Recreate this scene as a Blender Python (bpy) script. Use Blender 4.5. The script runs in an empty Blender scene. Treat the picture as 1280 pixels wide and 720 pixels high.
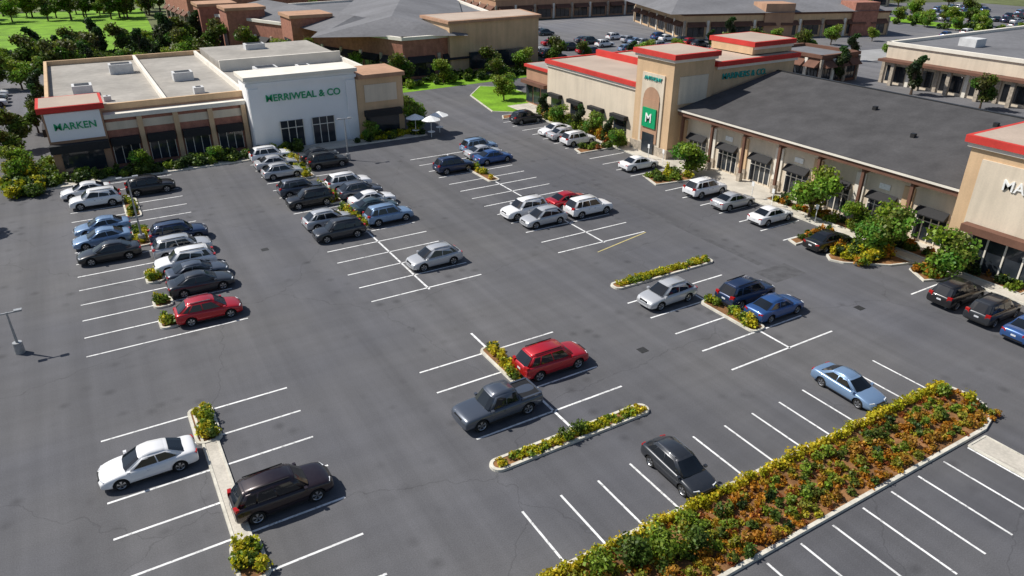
import bpy, bmesh, math, random
import numpy as np
from mathutils import Vector, Matrix
random.seed(7); rng=np.random.default_rng(7)
scn=bpy.context.scene; col=scn.collection
scn.view_settings.view_transform='Standard'; scn.view_settings.look='None'; scn.view_settings.exposure=0

# ------------------------------------------------------------ materials
class N:
    def __init__(s,name):
        s.m=bpy.data.materials.new(name); s.m.use_nodes=True
        s.t=s.m.node_tree; s.b=s.t.nodes['Principled BSDF']
        g=s.t.nodes.new('ShaderNodeNewGeometry'); s.pos=g.outputs['Position']
    def n(s,ty,**k):
        x=s.t.nodes.new(ty)
        for a,b in k.items(): setattr(x,a,b)
        return x
    def l(s,a,b): s.t.links.new(a,b)
    def mapv(s,scale,src=None):
        x=s.n('ShaderNodeMapping'); x.inputs['Scale'].default_value=scale
        s.l(src or s.pos,x.inputs['Vector']); return x.outputs[0]
    def noise(s,scale,detail=4,rough=.55,vec=None):
        x=s.n('ShaderNodeTexNoise'); x.inputs['Scale'].default_value=scale
        x.inputs['Detail'].default_value=detail; x.inputs['Roughness'].default_value=rough
        s.l(vec or s.pos,x.inputs['Vector']); return x.outputs[0]
    def rng(s,v,a,b,c,d):
        x=s.n('ShaderNodeMapRange'); 
        for i,q in enumerate((a,b,c,d)): x.inputs[i+1].default_value=q
        s.l(v,x.inputs[0]); return x.outputs[0]
    def math(s,op,a,b):
        x=s.n('ShaderNodeMath',operation=op)
        for i,q in enumerate((a,b)):
            if isinstance(q,(int,float)): x.inputs[i].default_value=q
            else: s.l(q,x.inputs[i])
        return x.outputs[0]
    def mix(s,f,a,b,bt='MIX'):
        x=s.n('ShaderNodeMix',data_type='RGBA',blend_type=bt)
        for sock,q in ((x.inputs[0],f),(x.inputs[6],a),(x.inputs[7],b)):
            if isinstance(q,(int,float)): sock.default_value=q
            elif isinstance(q,tuple): sock.default_value=(*q[:3],1)
            else: s.l(q,sock)
        return x.outputs[2]
    def bump(s,h,st=.3,d=.02):
        x=s.n('ShaderNodeBump'); x.inputs['Strength'].default_value=st; x.inputs['Distance'].default_value=d
        s.l(h,x.inputs['Height']); s.l(x.outputs[0],s.b.inputs['Normal'])
    def fin(s,c,r=.8,spec=None):
        if isinstance(c,tuple): s.b.inputs['Base Color'].default_value=(*c,1)
        else: s.l(c,s.b.inputs['Base Color'])
        s.b.inputs['Roughness'].default_value=r
        if spec is not None: s.b.inputs['Specular IOR Level'].default_value=spec
        return s.m
def sc(c,k): return tuple(x*k for x in c)
def rough_mat(name,c,var=.25,scale=.6,r=.85,streak=False,fine=8):
    s=N(name)
    a=s.rng(s.noise(scale,5),.3,.7,1-var,1+var)
    b=s.rng(s.noise(fine,3),.3,.7,1-var*.5,1+var*.5)
    f=s.math('MULTIPLY',a,b)
    if streak:
        d=s.rng(s.noise(1,4,vec=s.mapv((1.3,1.3,.12))),.35,.7,1.03,.88)
        f=s.math('MULTIPLY',f,d)
    x=s.n('ShaderNodeCombineColor'); 
    for i in range(3): s.l(f,x.inputs[i])
    return s.fin(s.mix(1.0,c,x.outputs[0],'MULTIPLY'),r,.3)
def asphalt_mat(name,k=1.0,cracks=True):
    s=N(name)
    big=s.rng(s.noise(.025,3),.3,.7,.84,1.18)
    mid=s.rng(s.noise(.25,7,.68),.3,.7,.93,1.07)
    fine=s.rng(s.noise(16,4,.75),.25,.75,.72,1.28)
    st=s.rng(s.noise(1,5,vec=s.mapv((.6,.025,1))),.35,.65,.88,1.13)
    st2=s.rng(s.noise(1,3,vec=s.mapv((.03,.9,1))),.35,.65,.96,1.05)
    f=s.math('MULTIPLY',s.math('MULTIPLY',big,mid),s.math('MULTIPLY',s.math('MULTIPLY',fine,st),st2))
    v=s.n('ShaderNodeTexVoronoi'); v.inputs['Scale'].default_value=.5; s.l(s.pos,v.inputs['Vector']); v.voronoi_dimensions='2D'
    stn=s.rng(v.outputs['Distance'],.03,.22,.62,1.0)
    msk=s.rng(s.noise(.16,3),.5,.62,0,.8)
    f=s.math('MULTIPLY',f,s.math('ADD',s.math('MULTIPLY',s.math('SUBTRACT',stn,1.0),msk),1.0))
    if cracks:
        nv=s.n('ShaderNodeTexNoise'); nv.inputs['Scale'].default_value=.5; nv.inputs['Detail'].default_value=5; s.l(s.pos,nv.inputs['Vector'])
        ad=s.n('ShaderNodeVectorMath',operation='MULTIPLY_ADD'); ad.inputs[1].default_value=(2.2,2.2,0)
        s.l(nv.outputs['Color'],ad.inputs[0]); s.l(s.pos,ad.inputs[2])
        e=s.n('ShaderNodeTexVoronoi'); e.voronoi_dimensions='2D'; e.feature='DISTANCE_TO_EDGE'; e.inputs['Scale'].default_value=.06
        s.l(ad.outputs[0],e.inputs['Vector'])
        cr=s.rng(e.outputs['Distance'],.0008,.003,.8,1.0)
        f=s.math('MULTIPLY',f,cr)
    x=s.n('ShaderNodeCombineColor')
    for i in range(3): s.l(f,x.inputs[i])
    c=s.mix(s.rng(s.noise(.06,3),.35,.65,0,1),(.098*k,.099*k,.110*k),(.116*k,.114*k,.117*k))
    s.bump(s.noise(30,3),.35,.01)
    return s.fin(s.mix(1.0,c,x.outputs[0],'MULTIPLY'),.86,.35)
def paint_line_mat(name,c):
    s=N(name)
    w=s.rng(s.noise(3.5,6,.75),.32,.48,0,1)
    w2=s.rng(s.noise(.3,3),.3,.6,.7,1)
    return s.fin(s.mix(s.math('MULTIPLY',w,w2),(.16,.16,.16),c),.7,.3)
def glassy(name,c,r=.08):
    s=N(name); s.b.inputs['Specular IOR Level'].default_value=.6
    f=s.rng(s.noise(.5,2),.3,.7,0,1)
    return s.fin(s.mix(f,c,sc(c,2.2)),r)
def paint(name,c,metal=.25):
    s=N(name); s.b.inputs['Metallic'].default_value=metal; s.b.inputs['Coat Weight'].default_value=.8; s.b.inputs['Coat Roughness'].default_value=.04
    d=s.rng(s.noise(5,5,.7),.35,.8,0,.05)
    s.fin(s.mix(d,c,(.22,.2,.18)),.32); return s.m
def plain(name,c,r=.6,metal=0):
    s=N(name); s.b.inputs['Metallic'].default_value=metal
    f=s.rng(s.noise(6,3),.3,.7,.85,1.15)
    x=s.n('ShaderNodeCombineColor')
    for i in range(3): s.l(f,x.inputs[i])
    return s.fin(s.mix(1.0,c,x.outputs[0],'MULTIPLY'),r)
def leaf_mat():
    s=N('leaves'); a=s.n('ShaderNodeAttribute'); a.attribute_name='Col'
    s.fin(a.outputs['Color'],.5,.3)
    tr=s.n('ShaderNodeBsdfTranslucent'); s.l(a.outputs['Color'],tr.inputs[0])
    mx=s.n('ShaderNodeMixShader'); mx.inputs[0].default_value=.35
    s.l(s.b.outputs[0],mx.inputs[1]); s.l(tr.outputs[0],mx.inputs[2])
    s.l(mx.outputs[0],s.t.nodes['Material Output'].inputs[0]); return s.m
M={}
M['asphalt']=asphalt_mat('asphalt'); M['asphalt2']=asphalt_mat('asphalt_road',1.4,False)
M['conc']=rough_mat('concrete',(.54,.50,.43),.18,.5); M['kerb']=rough_mat('kerb_concrete',(.60,.57,.49),.2,1.5)
M['white_line']=paint_line_mat('white_line_paint',(.88,.88,.87)); M['yellow_line']=paint_line_mat('yellow_line_paint',(.60,.50,.20))
M['grass']=rough_mat('grass',(.16,.32,.015),.3,.25,fine=3); M['ground']=rough_mat('ground_soil_grass',(.12,.14,.055),.45,.02,fine=.3)
M['mulch']=rough_mat('mulch',(.22,.11,.045),.5,1.2,fine=9)
M['leaf']=leaf_mat(); M['bark']=rough_mat('bark',(.10,.07,.05),.3,3)
M['stucco']=rough_mat('stucco_cream',(.72,.62,.49),.08,.3,streak=True); M['white']=rough_mat('stucco_white',(.90,.90,.90),.04,.3,streak=False)
M['tan']=rough_mat('stucco_tan',(.66,.46,.28),.1,.3,streak=True); M['tan2']=rough_mat('stucco_brown',(.47,.28,.18),.12,.3,streak=True)
M['brick']=rough_mat('brick',(.38,.17,.12),.22,1.5,streak=True); M['stone']=rough_mat('stone',(.42,.36,.29),.3,2.5)
M['red']=rough_mat('red_cornice',(.58,.05,.04),.12,.6); M['trimw']=rough_mat('trim_cream',(.80,.75,.66),.08,.5)
M['shingle']=rough_mat('roof_shingle',(.072,.070,.072),.2,.5,fine=5); M['roofg']=rough_mat('roof_membrane',(.36,.335,.30),.2,.12,fine=1.2)
M['roofd']=rough_mat('roof_dark_gray',(.17,.17,.18),.2,.1,fine=1.5); M['roofr']=rough_mat('roof_tan',(.46,.37,.30),.15,.15)
M['brown']=rough_mat('fascia_brown',(.16,.08,.055),.15,.8); M['dark']=plain('dark_metal',(.02,.02,.022),.5)
M['awn']=plain('awning_black',(.018,.018,.02),.8); M['glass']=glassy('window_glass',(.018,.022,.028)); M['metal']=plain('galvanised_metal',(.4,.41,.42),.45,.6)
M['green']=plain('sign_green',(.0,.33,.13),.5); M['signw']=plain('sign_white',(.88,.88,.86),.5); M['teal']=plain('sign_teal',(.02,.34,.30),.5)
M['hvac']=rough_mat('hvac_white',(.62,.62,.62),.12,1); M['iron']=plain('cast_iron',(.03,.03,.03),.6)
M['cglass']=glassy('car_glass',(.006,.008,.011),.04); M['trim']=plain('car_black_trim',(.012,.012,.013),.55); M['tyre']=plain('tyre',(.012,.012,.012),.9)
M['rim']=plain('wheel_rim',(.45,.46,.48),.3,.8); M['hl']=plain('headlight',(.7,.72,.75),.1); M['tl']=plain('taillight',(.4,.01,.01),.2)

# ------------------------------------------------------------ mesh helpers
def obj(name,me,parent=None,loc=(0,0,0),rot=0):
    o=bpy.data.objects.new(name,me); col.objects.link(o); o.location=loc; o.rotation_euler=(0,0,rot)
    if parent: o.parent=parent
    return o
def bm_hex(bm,p,mi=0):
    v=[bm.verts.new(q) for q in p]
    for f in ((0,3,2,1),(4,5,6,7),(0,1,5,4),(1,2,6,5),(2,3,7,6),(3,0,4,7)):
        bm.faces.new([v[i] for i in f]).material_index=mi
def bm_box(bm,x0,x1,y0,y1,z0,z1,mi=0):
    bm_hex(bm,[(x0,y0,z0),(x1,y0,z0),(x1,y1,z0),(x0,y1,z0),(x0,y0,z1),(x1,y0,z1),(x1,y1,z1),(x0,y1,z1)],mi)
def finish(bm,name,mats,parent=None,smooth=False):
    bmesh.ops.recalc_face_normals(bm,faces=bm.faces)
    me=bpy.data.meshes.new(name); bm.to_mesh(me); bm.free()
    for m in mats: me.materials.append(m)
    return obj(name,me,parent)
def sheet(name,pts,z,mat,parent=None):
    bm=bmesh.new(); bm.faces.new([bm.verts.new((x,y,z)) for x,y in pts]); 
    return finish(bm,name,[mat],parent)
def rect(x0,x1,y0,y1): return [(x0,y0),(x1,y0),(x1,y1),(x0,y1)]
def rrect(x0,x1,y0,y1,r,n=5):
    o=[]
    for cx,cy,a in ((x1-r,y0+r,-90),(x1-r,y1-r,0),(x0+r,y1-r,90),(x0+r,y0+r,180)):
        for i in range(n+1):
            t=math.radians(a+90*i/n); o.append((cx+r*math.cos(t),cy+r*math.sin(t)))
    return o
def inset(pts,d):
    n=len(pts); out=[]
    for i in range(n):
        p0=Vector(pts[i-1]);p1=Vector(pts[i]);p2=Vector(pts[(i+1)%n])
        e1=(p1-p0).normalized();e2=(p2-p1).normalized()
        n1=Vector((-e1.y,e1.x));n2=Vector((-e2.y,e2.x)); b=(n1+n2).normalized()
        k=d/max(.35,b.dot(n1)); out.append(tuple(p1+b*k))
    return out
def island(name,pts,fill='mulch',kw=.18,h=.14,kmat='kerb'):
    root=bpy.data.objects.new(name,None); col.objects.link(root)
    ins=inset(pts,kw); bm=bmesh.new(); n=len(pts)
    a=[bm.verts.new((x,y,0)) for x,y in pts]; b=[bm.verts.new((x,y,h)) for x,y in inset(pts,.02)]
    c=[bm.verts.new((x,y,h)) for x,y in ins]; d=[bm.verts.new((x,y,0)) for x,y in ins]
    for i in range(n):
        j=(i+1)%n
        for s,t in ((a,b),(b,c),(c,d)): bm.faces.new((s[i],s[j],t[j],t[i]))
    finish(bm,'kerb',[M[kmat]],root); sheet('soil',ins,h-.03,M[fill],root); return root

class Bld:
    def __init__(s,name): s.root=bpy.data.objects.new(name,None); col.objects.link(s.root); s.p={}
    def bm(s,part,mat):
        if (part,mat) not in s.p: s.p[(part,mat)]=bmesh.new()
        return s.p[(part,mat)]
    def box(s,part,mat,x0,x1,y0,y1,z0,z1): bm_box(s.bm(part,mat),x0,x1,y0,y1,z0,z1)
    def strip(s,part,mat,a,b,s0,s1,z0,z1,o0,o1,ztop_out=None):
        a=Vector(a);b=Vector(b);e=(b-a).normalized();n=Vector((e.y,-e.x))
        P=lambda t,o,z:(*(a+e*t+n*o),z)
        zo=z1 if ztop_out is None else ztop_out
        bm_hex(s.bm(part,mat),[P(s0,o0,z0),P(s1,o0,z0),P(s1,o1,z0),P(s0,o1,z0),P(s0,o0,z1),P(s1,o0,z1),P(s1,o1,zo),P(s0,o1,zo)])
    def prism(s,part,mat,pts,z0,z1,top=True):
        bm=s.bm(part,mat); n=len(pts)
        a=[bm.verts.new((x,y,z0)) for x,y in pts]; b=[bm.verts.new((x,y,z1)) for x,y in pts]
        for i in range(n): bm.faces.new((a[i],a[(i+1)%n],b[(i+1)%n],b[i]))
        if top: bm.faces.new(b)
    def face(s,part,mat,pts):
        bm=s.bm(part,mat); bm.faces.new([bm.verts.new(p) for p in pts])
    def text(s,name,body,mat,size,loc,rz,ext=.05):
        c=bpy.data.curves.new(name,'FONT'); c.body=body; c.size=size; c.extrude=ext; c.offset=size*.012; c.align_x='CENTER'; c.align_y='CENTER'; c.materials.append(M[mat])
        o=bpy.data.objects.new(name,c); col.objects.link(o); o.parent=s.root; o.location=loc; o.rotation_euler=(math.pi/2,0,rz)
    def done(s):
        for (p,m),bm in s.p.items(): finish(bm,p,[M[m]],s.root)
    def bays(s,a,b,n,z0,z1,frac=.72,pier='stone',mull=3,awn=None,start=0,end=None):
        L=(Vector(b)-Vector(a)).length if end is None else end
        w=(L-start)/n
        for i in range(n):
            c0=start+i*w+w*(1-frac)/2; c1=c0+w*frac
            s.strip('windows','glass',a,b,c0,c1,z0,z1,-.05,.04)
            for k in range(mull+1):
                t=c0+(c1-c0)*k/mull; s.strip('window_frames','trimw' if pier!='dark' else 'dark',a,b,t-.05,t+.05,z0-.03,z1+.03,.0,.09)
            s.strip('window_frames','trimw' if pier!='dark' else 'dark',a,b,c0-.05,c1+.05,z1-.5,z1-.42,0,.08)
            if awn: s.strip('awnings',awn,a,b,c0-.2,c1+.2,z1-.15,z1+.9,.1,1.3,z1-.05)
            s.strip('piers','trimw' if i%2 else 'stone',a,b,start+i*w-.3,start+i*w+.3,0,z1+1.2,0,.28)

# ------------------------------------------------------------ foliage
def leaf_data(blobs,leaf):
    V=[];Cc=[]
    for c,r,n,cc in blobs:
        d=rng.normal(size=(n,3)); d/=np.linalg.norm(d,axis=1)[:,None]
        ph=rng.uniform(0,6,3); lump=1+.22*np.sin(d[:,0]*5+ph[0])*np.sin(d[:,1]*5+ph[1])+.15*np.sin(d[:,2]*7+ph[2])
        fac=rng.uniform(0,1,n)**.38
        p=np.array(c)+d*np.array(r)*(fac*lump)[:,None]
        p[:,2]=np.maximum(p[:,2],.03)
        nn=d*.7+rng.normal(size=(n,3))*.6; nn/=np.linalg.norm(nn,axis=1)[:,None]
        t=np.cross(nn,rng.normal(size=(n,3))); t/=np.linalg.norm(t,axis=1)[:,None]; b=np.cross(nn,t)
        s=leaf*rng.uniform(.6,1.4,n)[:,None]
        q=np.stack([p-t*s*.5-b*s*.3,p+t*s*.5-b*s*.3,p+t*s*.6+b*s*.4,p-t*s*.4+b*s*.5],1)
        V.append(q.reshape(-1,3))
        k=rng.uniform(.6,1.4,n)*(.55+.45*fac); ccx=np.array(cc)[None,:]*k[:,None]*rng.uniform(.88,1.12,(n,3))  # random leaf tone; inner leaves darker, clump shade put into the colour
        Cc.append(np.repeat(ccx,4,0))
    return np.concatenate(V),np.concatenate(Cc)
def foliage_mesh(name,blobs,leaf,trunk=None):
    V,C=leaf_data(blobs,leaf); nf=len(V)//4
    verts=V.tolist(); faces=(np.arange(nf*4).reshape(-1,4)).tolist(); mi=[0]*nf
    cols=C.tolist()
    if trunk:
        for (p0,r0,p1,r1) in trunk:
            p0=Vector(p0);p1=Vector(p1);z=(p1-p0).normalized();x=z.orthogonal().normalized();y=z.cross(x);b=len(verts)
            for p,r in ((p0,r0),(p1,r1)):
                for i in range(7):
                    a=i*math.tau/7; verts.append(list(p+x*r*math.cos(a)+y*r*math.sin(a))); cols.append([.1,.07,.05])
            for i in range(7):
                j=(i+1)%7; faces.append([b+i,b+j,b+7+j,b+7+i]); mi.append(1)
    me=bpy.data.meshes.new(name); me.from_pydata(verts,[],faces)
    ca=me.color_attributes.new('Col','FLOAT_COLOR','POINT')
    arr=np.ones((len(verts),4),dtype=np.float32); arr[:,:3]=np.array(cols); ca.data.foreach_set('color',arr.ravel())
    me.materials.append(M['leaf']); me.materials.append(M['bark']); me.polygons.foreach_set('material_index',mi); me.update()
    return me
GR=(.10,.16,.025);DG=(.045,.085,.02);YG=(.46,.44,.02);OR=(.50,.22,.02);LG=(.21,.30,.03);RD=(.32,.10,.03);GY=(.62,.52,.03)
def shrubs(name,items,leaf=.13,dens=150):
    bl=[]
    for x,y,r,h,c in items:
        k=3 if r>.3 else 1
        for i in range(k):
            ox,oy=(random.uniform(-.35,.35)*r,random.uniform(-.35,.35)*r) if k>1 else (0,0)
            rr=r*random.uniform(.6,.85) if k>1 else r
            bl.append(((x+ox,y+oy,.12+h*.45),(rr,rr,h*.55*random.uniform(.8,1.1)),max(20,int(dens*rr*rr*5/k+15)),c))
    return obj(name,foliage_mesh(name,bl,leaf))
def tree_mesh(name,h,r,c,leaf=.28,n=2600,trunkf=.35,tall=False):
    bl=[];tr=[((0,0,0),.035*h,(0,0,h*trunkf),.022*h)]
    k=11
    top=Vector((0,0,h*trunkf))
    for i in range(k):
        a=i*2.4+random.random(); rad=r*.6*math.sqrt((i+.5)/k)
        z=h*(trunkf+.12)+(h*(1-trunkf)-.3*r)*((i*.37)%1)*.8
        if tall: rad*=1-.55*(z/h)
        p=(rad*math.cos(a),rad*math.sin(a),z)
        rr=r*random.uniform(.38,.58)*(1-.4*(z/h) if tall else 1)
        cc=[v*random.uniform(.7,1.35) for v in c]
        bl.append((p,(rr,rr,rr*random.uniform(.7,1)),n//k,cc)); tr.append((tuple(top*random.uniform(.7,1)),.014*h,p,.004*h))
    tr.append((tuple(top),.02*h,(0,0,h*.8),.006*h))
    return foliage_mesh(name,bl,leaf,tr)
TREES=[tree_mesh('tree_a',5.2,2.4,LG,.24,3600,.25),tree_mesh('tree_b',6.5,2.8,GR,.32,2800,.22),tree_mesh('tree_c',7.5,2.3,DG,.32,tall=True,trunkf=.15),tree_mesh('tree_d',3.8,1.9,(.16,.25,.03),.19,3200,.16)]
def tree(x,y,v,s=1.0,name='deciduous_tree'):
    o=obj(name,TREES[v],None,(x,y,0),random.uniform(0,6)); o.scale=(s,s,s*random.uniform(.9,1.1)); return o

# ------------------------------------------------------------ cars
SPEC={
 'sedan':dict(L=4.72,W=1.85,H=1.46,zb=.20,st=[(-1.0,.72,.84,.34),(-.975,.92,.92,.24),(-.86,1.02,.98,.2),(-.62,1.01,1,.2),(-.3,.97,1,.2),(0,.95,1,.2),(.3,.94,1,.2),(.44,.94,1,.2),(.62,.90,1,.2),(.8,.82,.975,.2),(.92,.72,.90,.24),(.98,.60,.80,.27),(1.0,.50,.72,.32)],
   gh=(.50,.10,-.38,-.84),belt=.91,wr=.335,wx=(.60,-.58)),
 'suv':dict(L=4.7,W=1.93,H=1.74,zb=.26,st=[(-1.0,.85,.86,.42),(-.985,1.04,.94,.34),(-.9,1.14,.98,.28),(-.62,1.13,1,.27),(-.3,1.1,1,.27),(0,1.08,1,.27),(.3,1.07,1,.27),(.46,1.07,1,.27),(.66,1.03,1,.27),(.84,.97,.975,.27),(.94,.87,.91,.28),(.985,.74,.82,.32),(1.0,.6,.76,.4)],
   gh=(.50,.20,-.74,-.955),belt=1.05,wr=.37,wx=(.61,-.60)),
 'wagon':dict(L=4.5,W=1.85,H=1.60,zb=.22,st=[(-1.0,.75,.84,.36),(-.98,.97,.92,.28),(-.88,1.06,.98,.22),(-.62,1.06,1,.22),(-.3,1.02,1,.22),(0,1.0,1,.22),(.3,.98,1,.22),(.46,.97,1,.22),(.66,.92,1,.22),(.84,.84,.97,.22),(.94,.75,.90,.23),(.985,.62,.81,.28),(1.0,.52,.74,.34)],
   gh=(.55,.14,-.58,-.95),belt=.95,wr=.345,wx=(.60,-.58)),
 'pickup':dict(L=5.15,W=1.98,H=1.86,zb=.32,st=[(-1.0,1.0,.94,.5),(-.99,1.12,.97,.42),(-.9,1.13,.99,.34),(-.62,1.13,1,.33),(-.3,1.12,1,.33),(0,1.11,1,.33),(.3,1.11,1,.33),(.40,1.11,1,.33),(.62,1.08,1,.33),(.84,1.04,.99,.33),(.95,.97,.95,.34),(.99,.82,.89,.38),(1.0,.66,.84,.44)],
   gh=(.42,.20,-.34,-.42),belt=1.09,wr=.40,wx=(.61,-.60)),
}
def car_mesh(kind):
    S=SPEC[kind]; hl=S['L']/2; hw=S['W']/2
    bm=bmesh.new(); rings=[]
    for fx,zt,fw,zb in S['st']:
        w=hw*fw*1.03; x=fx*hl; dz=zt-zb
        half=[(0,zb),(.8*w,zb),(.95*w,zb+.07*dz),(1.0*w,zb+.30*dz),(1.0*w,zb+.58*dz),(.97*w,zb+.84*dz),(.89*w,zt-.015),(.55*w,zt+.02),(0,zt+.04)]
        ring=half+[(-y,z) for y,z in half[-2:0:-1]]
        rings.append([bm.verts.new((x+(.10*hl*(1-(y/w)**2) if fx>.95 else 0)*.35,y,z)) for y,z in ring])
    n=len(rings[0])
    for a,b in zip(rings,rings[1:]):
        for i in range(n): bm.faces.new((a[i],a[(i+1)%n],b[(i+1)%n],b[i]))
    bm.faces.new(rings[0]); bm.faces.new(rings[-1])
    bmesh.ops.recalc_face_normals(bm,faces=bm.faces)
    me=bpy.data.meshes.new('b'); bm.to_mesh(me); bm.free()
    for k in ('white','cglass','trim'): me.materials.append(M[k])
    o=obj('tmp_body',me)
    m=o.modifiers.new('s','SUBSURF'); m.levels=2; m.render_levels=2
    cb=bmesh.new()
    for fx in S['wx']:
        for sy in (-1,1):
            bmesh.ops.create_cone(cb,cap_ends=True,segments=24,radius1=S['wr']+.06,radius2=S['wr']+.06,depth=.6,matrix=Matrix.Translation((fx*hl,sy*(hw+.06),S['wr']+.01))@Matrix.Rotation(math.pi/2,4,'X'))
    for f in cb.faces: f.material_index=2
    cm=bpy.data.meshes.new('c'); cb.to_mesh(cm); cb.free()
    for k in ('white','cglass','trim'): cm.materials.append(M[k])
    co=obj('tmp_cut',cm)
    m=o.modifiers.new('b','BOOLEAN'); m.operation='DIFFERENCE'; m.object=co; m.solver='EXACT'
    dg=bpy.context.evaluated_depsgraph_get(); dg.update()
    em=bpy.data.meshes.new_from_object(o.evaluated_get(dg))
    bpy.data.objects.remove(o); bpy.data.objects.remove(co)
    bm=bmesh.new(); bm.from_mesh(em)
    for f in bm.faces: f.smooth=f.material_index!=2
    g0,g1,g2,g3=[q*hl for q in S['gh']]; zb=S['belt']-.04; zt=S['H']; wb=hw*.90; wt=hw*.69
    gb=bmesh.new()
    cols_=[-1,-.5,.5,1]
    ri=[]
    for (x,z,w) in ((g0,zb,wb),(g1,zt-.045,wt),((g1+g2)/2+.15,zt,wt*1.03),(g2,zt-.05,wt*.97),(g3,zb,wb*.94)):
        ri.append([gb.verts.new((x+(.14 if x==g0 else .08 if x==g1 else -.08 if x==g3 else 0)*(1-c*c),c*w,z+(.03*(1-c*c) if z>1.2 else 0))) for c in cols_])
    for a,b in zip(ri,ri[1:]):
        for i in range(3): gb.faces.new((a[i],a[i+1],b[i+1],b[i]))
    for k in (0,3): gb.faces.new([r[k] for r in ri])
    gb.faces.new([v for v in ri[0]]+[v for v in ri[-1][::-1]])
    bmesh.ops.recalc_face_normals(gb,faces=gb.faces)
    ed=[e for e in gb.edges if e.calc_length()>.1 and len(e.link_faces)==2 and e.calc_face_angle()>.35 and max(v.co.z for v in e.verts)>zb+.1]
    bmesh.ops.bevel(gb,geom=ed,offset=.075,segments=3,affect='EDGES')
    gm=bpy.data.meshes.new('g'); gb.to_mesh(gm); gb.free()
    n0=len(bm.faces); bm.from_mesh(gm); bm.faces.ensure_lookup_table()
    for f in bm.faces[n0:]: f.material_index=0; f.smooth=True
    def quad(p,mi,off=.014,ctr=Vector((0,0,.9))):
        p=[Vector(q) for q in p]; nr=(p[1]-p[0]).cross(p[3]-p[0]).normalized(); c=sum(p,Vector())/4
        if nr.dot(c-ctr)<0: nr=-nr
        vs=[bm.verts.new(q+nr*off) for q in p]; f=bm.faces.new(vs); f.material_index=mi; f.normal_update()
        if f.normal.dot(nr)<0: f.normal_flip()
    L=lambda a,b,t:Vector(a)*(1-t)+Vector(b)*t
    pk=kind=='pickup'
    for sy in (-1,1):
        bf,br=(g0,sy*wb,zb),(g3,sy*wb*.94,zb); tf,trr=(g1,sy*wt,zt-.045),(g2,sy*wt*.97,zt-.05)
        segs={'sedan':((.11,.50),(.525,.86)),'suv':((.10,.42),(.445,.72),(.75,.92)),'wagon':((.11,.47),(.495,.78),(.81,.92)),'pickup':((.12,.53),(.57,.92))}[kind]
        for a,b in segs:
            P=lambda u,v:L(L(bf,br,u),L(tf,trr,u),v)
            quad([P(a,.14),P(b,.14),P(b,.86),P(a,.86)],1)
    for (xa,xb,wa,wc,zz) in ((g0,g1,wb,wt,zt-.045),(g3,g2,wb*.94,wt*.97,zt-.05)):
        ex=(.14,.08) if xa==g0 else (-.08,0)
        ys=[-.88,-.5,.5,.88]
        for i in range(3):
            def Q(c,v):
                def at(cc): 
                    x=xa*(1-v)+xb*v+(ex[0]*(1-v)+ex[1]*v)*(1-cc*cc); w=wa*(1-v)+wc*v
                    return Vector((x,cc*w,zb*(1-v)+(zz+.03*(1-cc*cc))*v))
                if abs(c)<=.5: return at(c)
                sg=1 if c>0 else -1; t=(abs(c)-.5)/.5
                return at(.5*sg)*(1-t)+at(1.0*sg)*t
            quad([Q(ys[i],.13),Q(ys[i+1],.13),Q(ys[i+1],.88),Q(ys[i],.88)],1,.014)
    for fx in S['wx']:
        for sy in (-1,1):
            r=S['wr']; yo=sy*(hw-.015); yi=sy*(hw-.25); x0=fx*hl
            def ring(y,rr): return [bm.verts.new((x0+rr*math.cos(a*math.tau/20),y,r+.0+rr*math.sin(a*math.tau/20))) for a in range(20)]
            R=[ring(yi,r),ring(yo-sy*.03,r),ring(yo,r*.93),ring(yo,r*.68),ring(yo-sy*.03,r*.62)]
            for k,(a,b) in enumerate(zip(R,R[1:])):
                for i in range(20):
                    f=bm.faces.new((a[i],a[(i+1)%20],b[(i+1)%20],b[i])); f.material_index=3 if k<3 else 4
            cv=bm.verts.new((x0,yo-sy*.02,r))
            for i in range(20):
                f=bm.faces.new((R[-1][i],R[-1][(i+1)%20],cv)); f.material_index=4 if i%4<2 else 2
    B=lambda x0,x1,y0,y1,z0,z1,mi: bm_box(bm,x0,x1,y0,y1,z0,z1,mi)
    zf={'sedan':.64,'suv':.80,'wagon':.69,'pickup':.88}[kind]; zr={'sedan':.82,'suv':.95,'wagon':.88,'pickup':.95}[kind]
    for sy in (-1,1):
        def BY(x0,x1,a,b,z0,z1,mi): B(x0,x1,min(sy*a,sy*b),max(sy*a,sy*b),z0,z1,mi)
        def wedge(x0,x1,a,b,z0,z1,mi,sk):
            ya,yb=sy*a,sy*b
            bm_hex(bm,[(x0+sk,ya,z0),(x1+sk,ya,z0),(x1-sk,yb,z0),(x0-sk,yb,z0),(x0+sk,ya,z1),(x1+sk-.03,ya,z1),(x1-sk-.03,yb,z1),(x0-sk,yb,z1)],mi)
        wedge(hl*.86,hl*.955,hw*.50,hw*.84,zf-.05,zf+.07,5,.06)
        wedge(-hl*.985,-hl*.90,hw*.58,hw*.90,zr-.10,zr+.07 if kind!='suv' else zr+.2,6,-.03)
        BY(g0-.30,g0-.14,hw*.93,hw*1.11,S['belt']+.0,S['belt']+.12,0)
        BY(-hl*.42,hl*.42,hw*.90,hw*.985,S['zb']+.03,S['zb']+.13,2)
        for sx in (.06,-.2 if not pk else -.14,.40): BY(sx*hl-.008,sx*hl+.008,hw*.9,hw*1.001,S['zb']+.2,S['belt']-.12,2)
        for sx in (.00,-.27): 
            if not(pk and sx<-.2): BY(sx*hl,sx*hl+.14,hw*.95,hw*1.012,S['belt']-.2,S['belt']-.17,2)
        if kind in('suv','wagon'): BY(g2*.9,g1*.7,wt*.84,wt*.88,zt-.0,zt+.05,4 if kind=='wagon' else 2)
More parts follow.
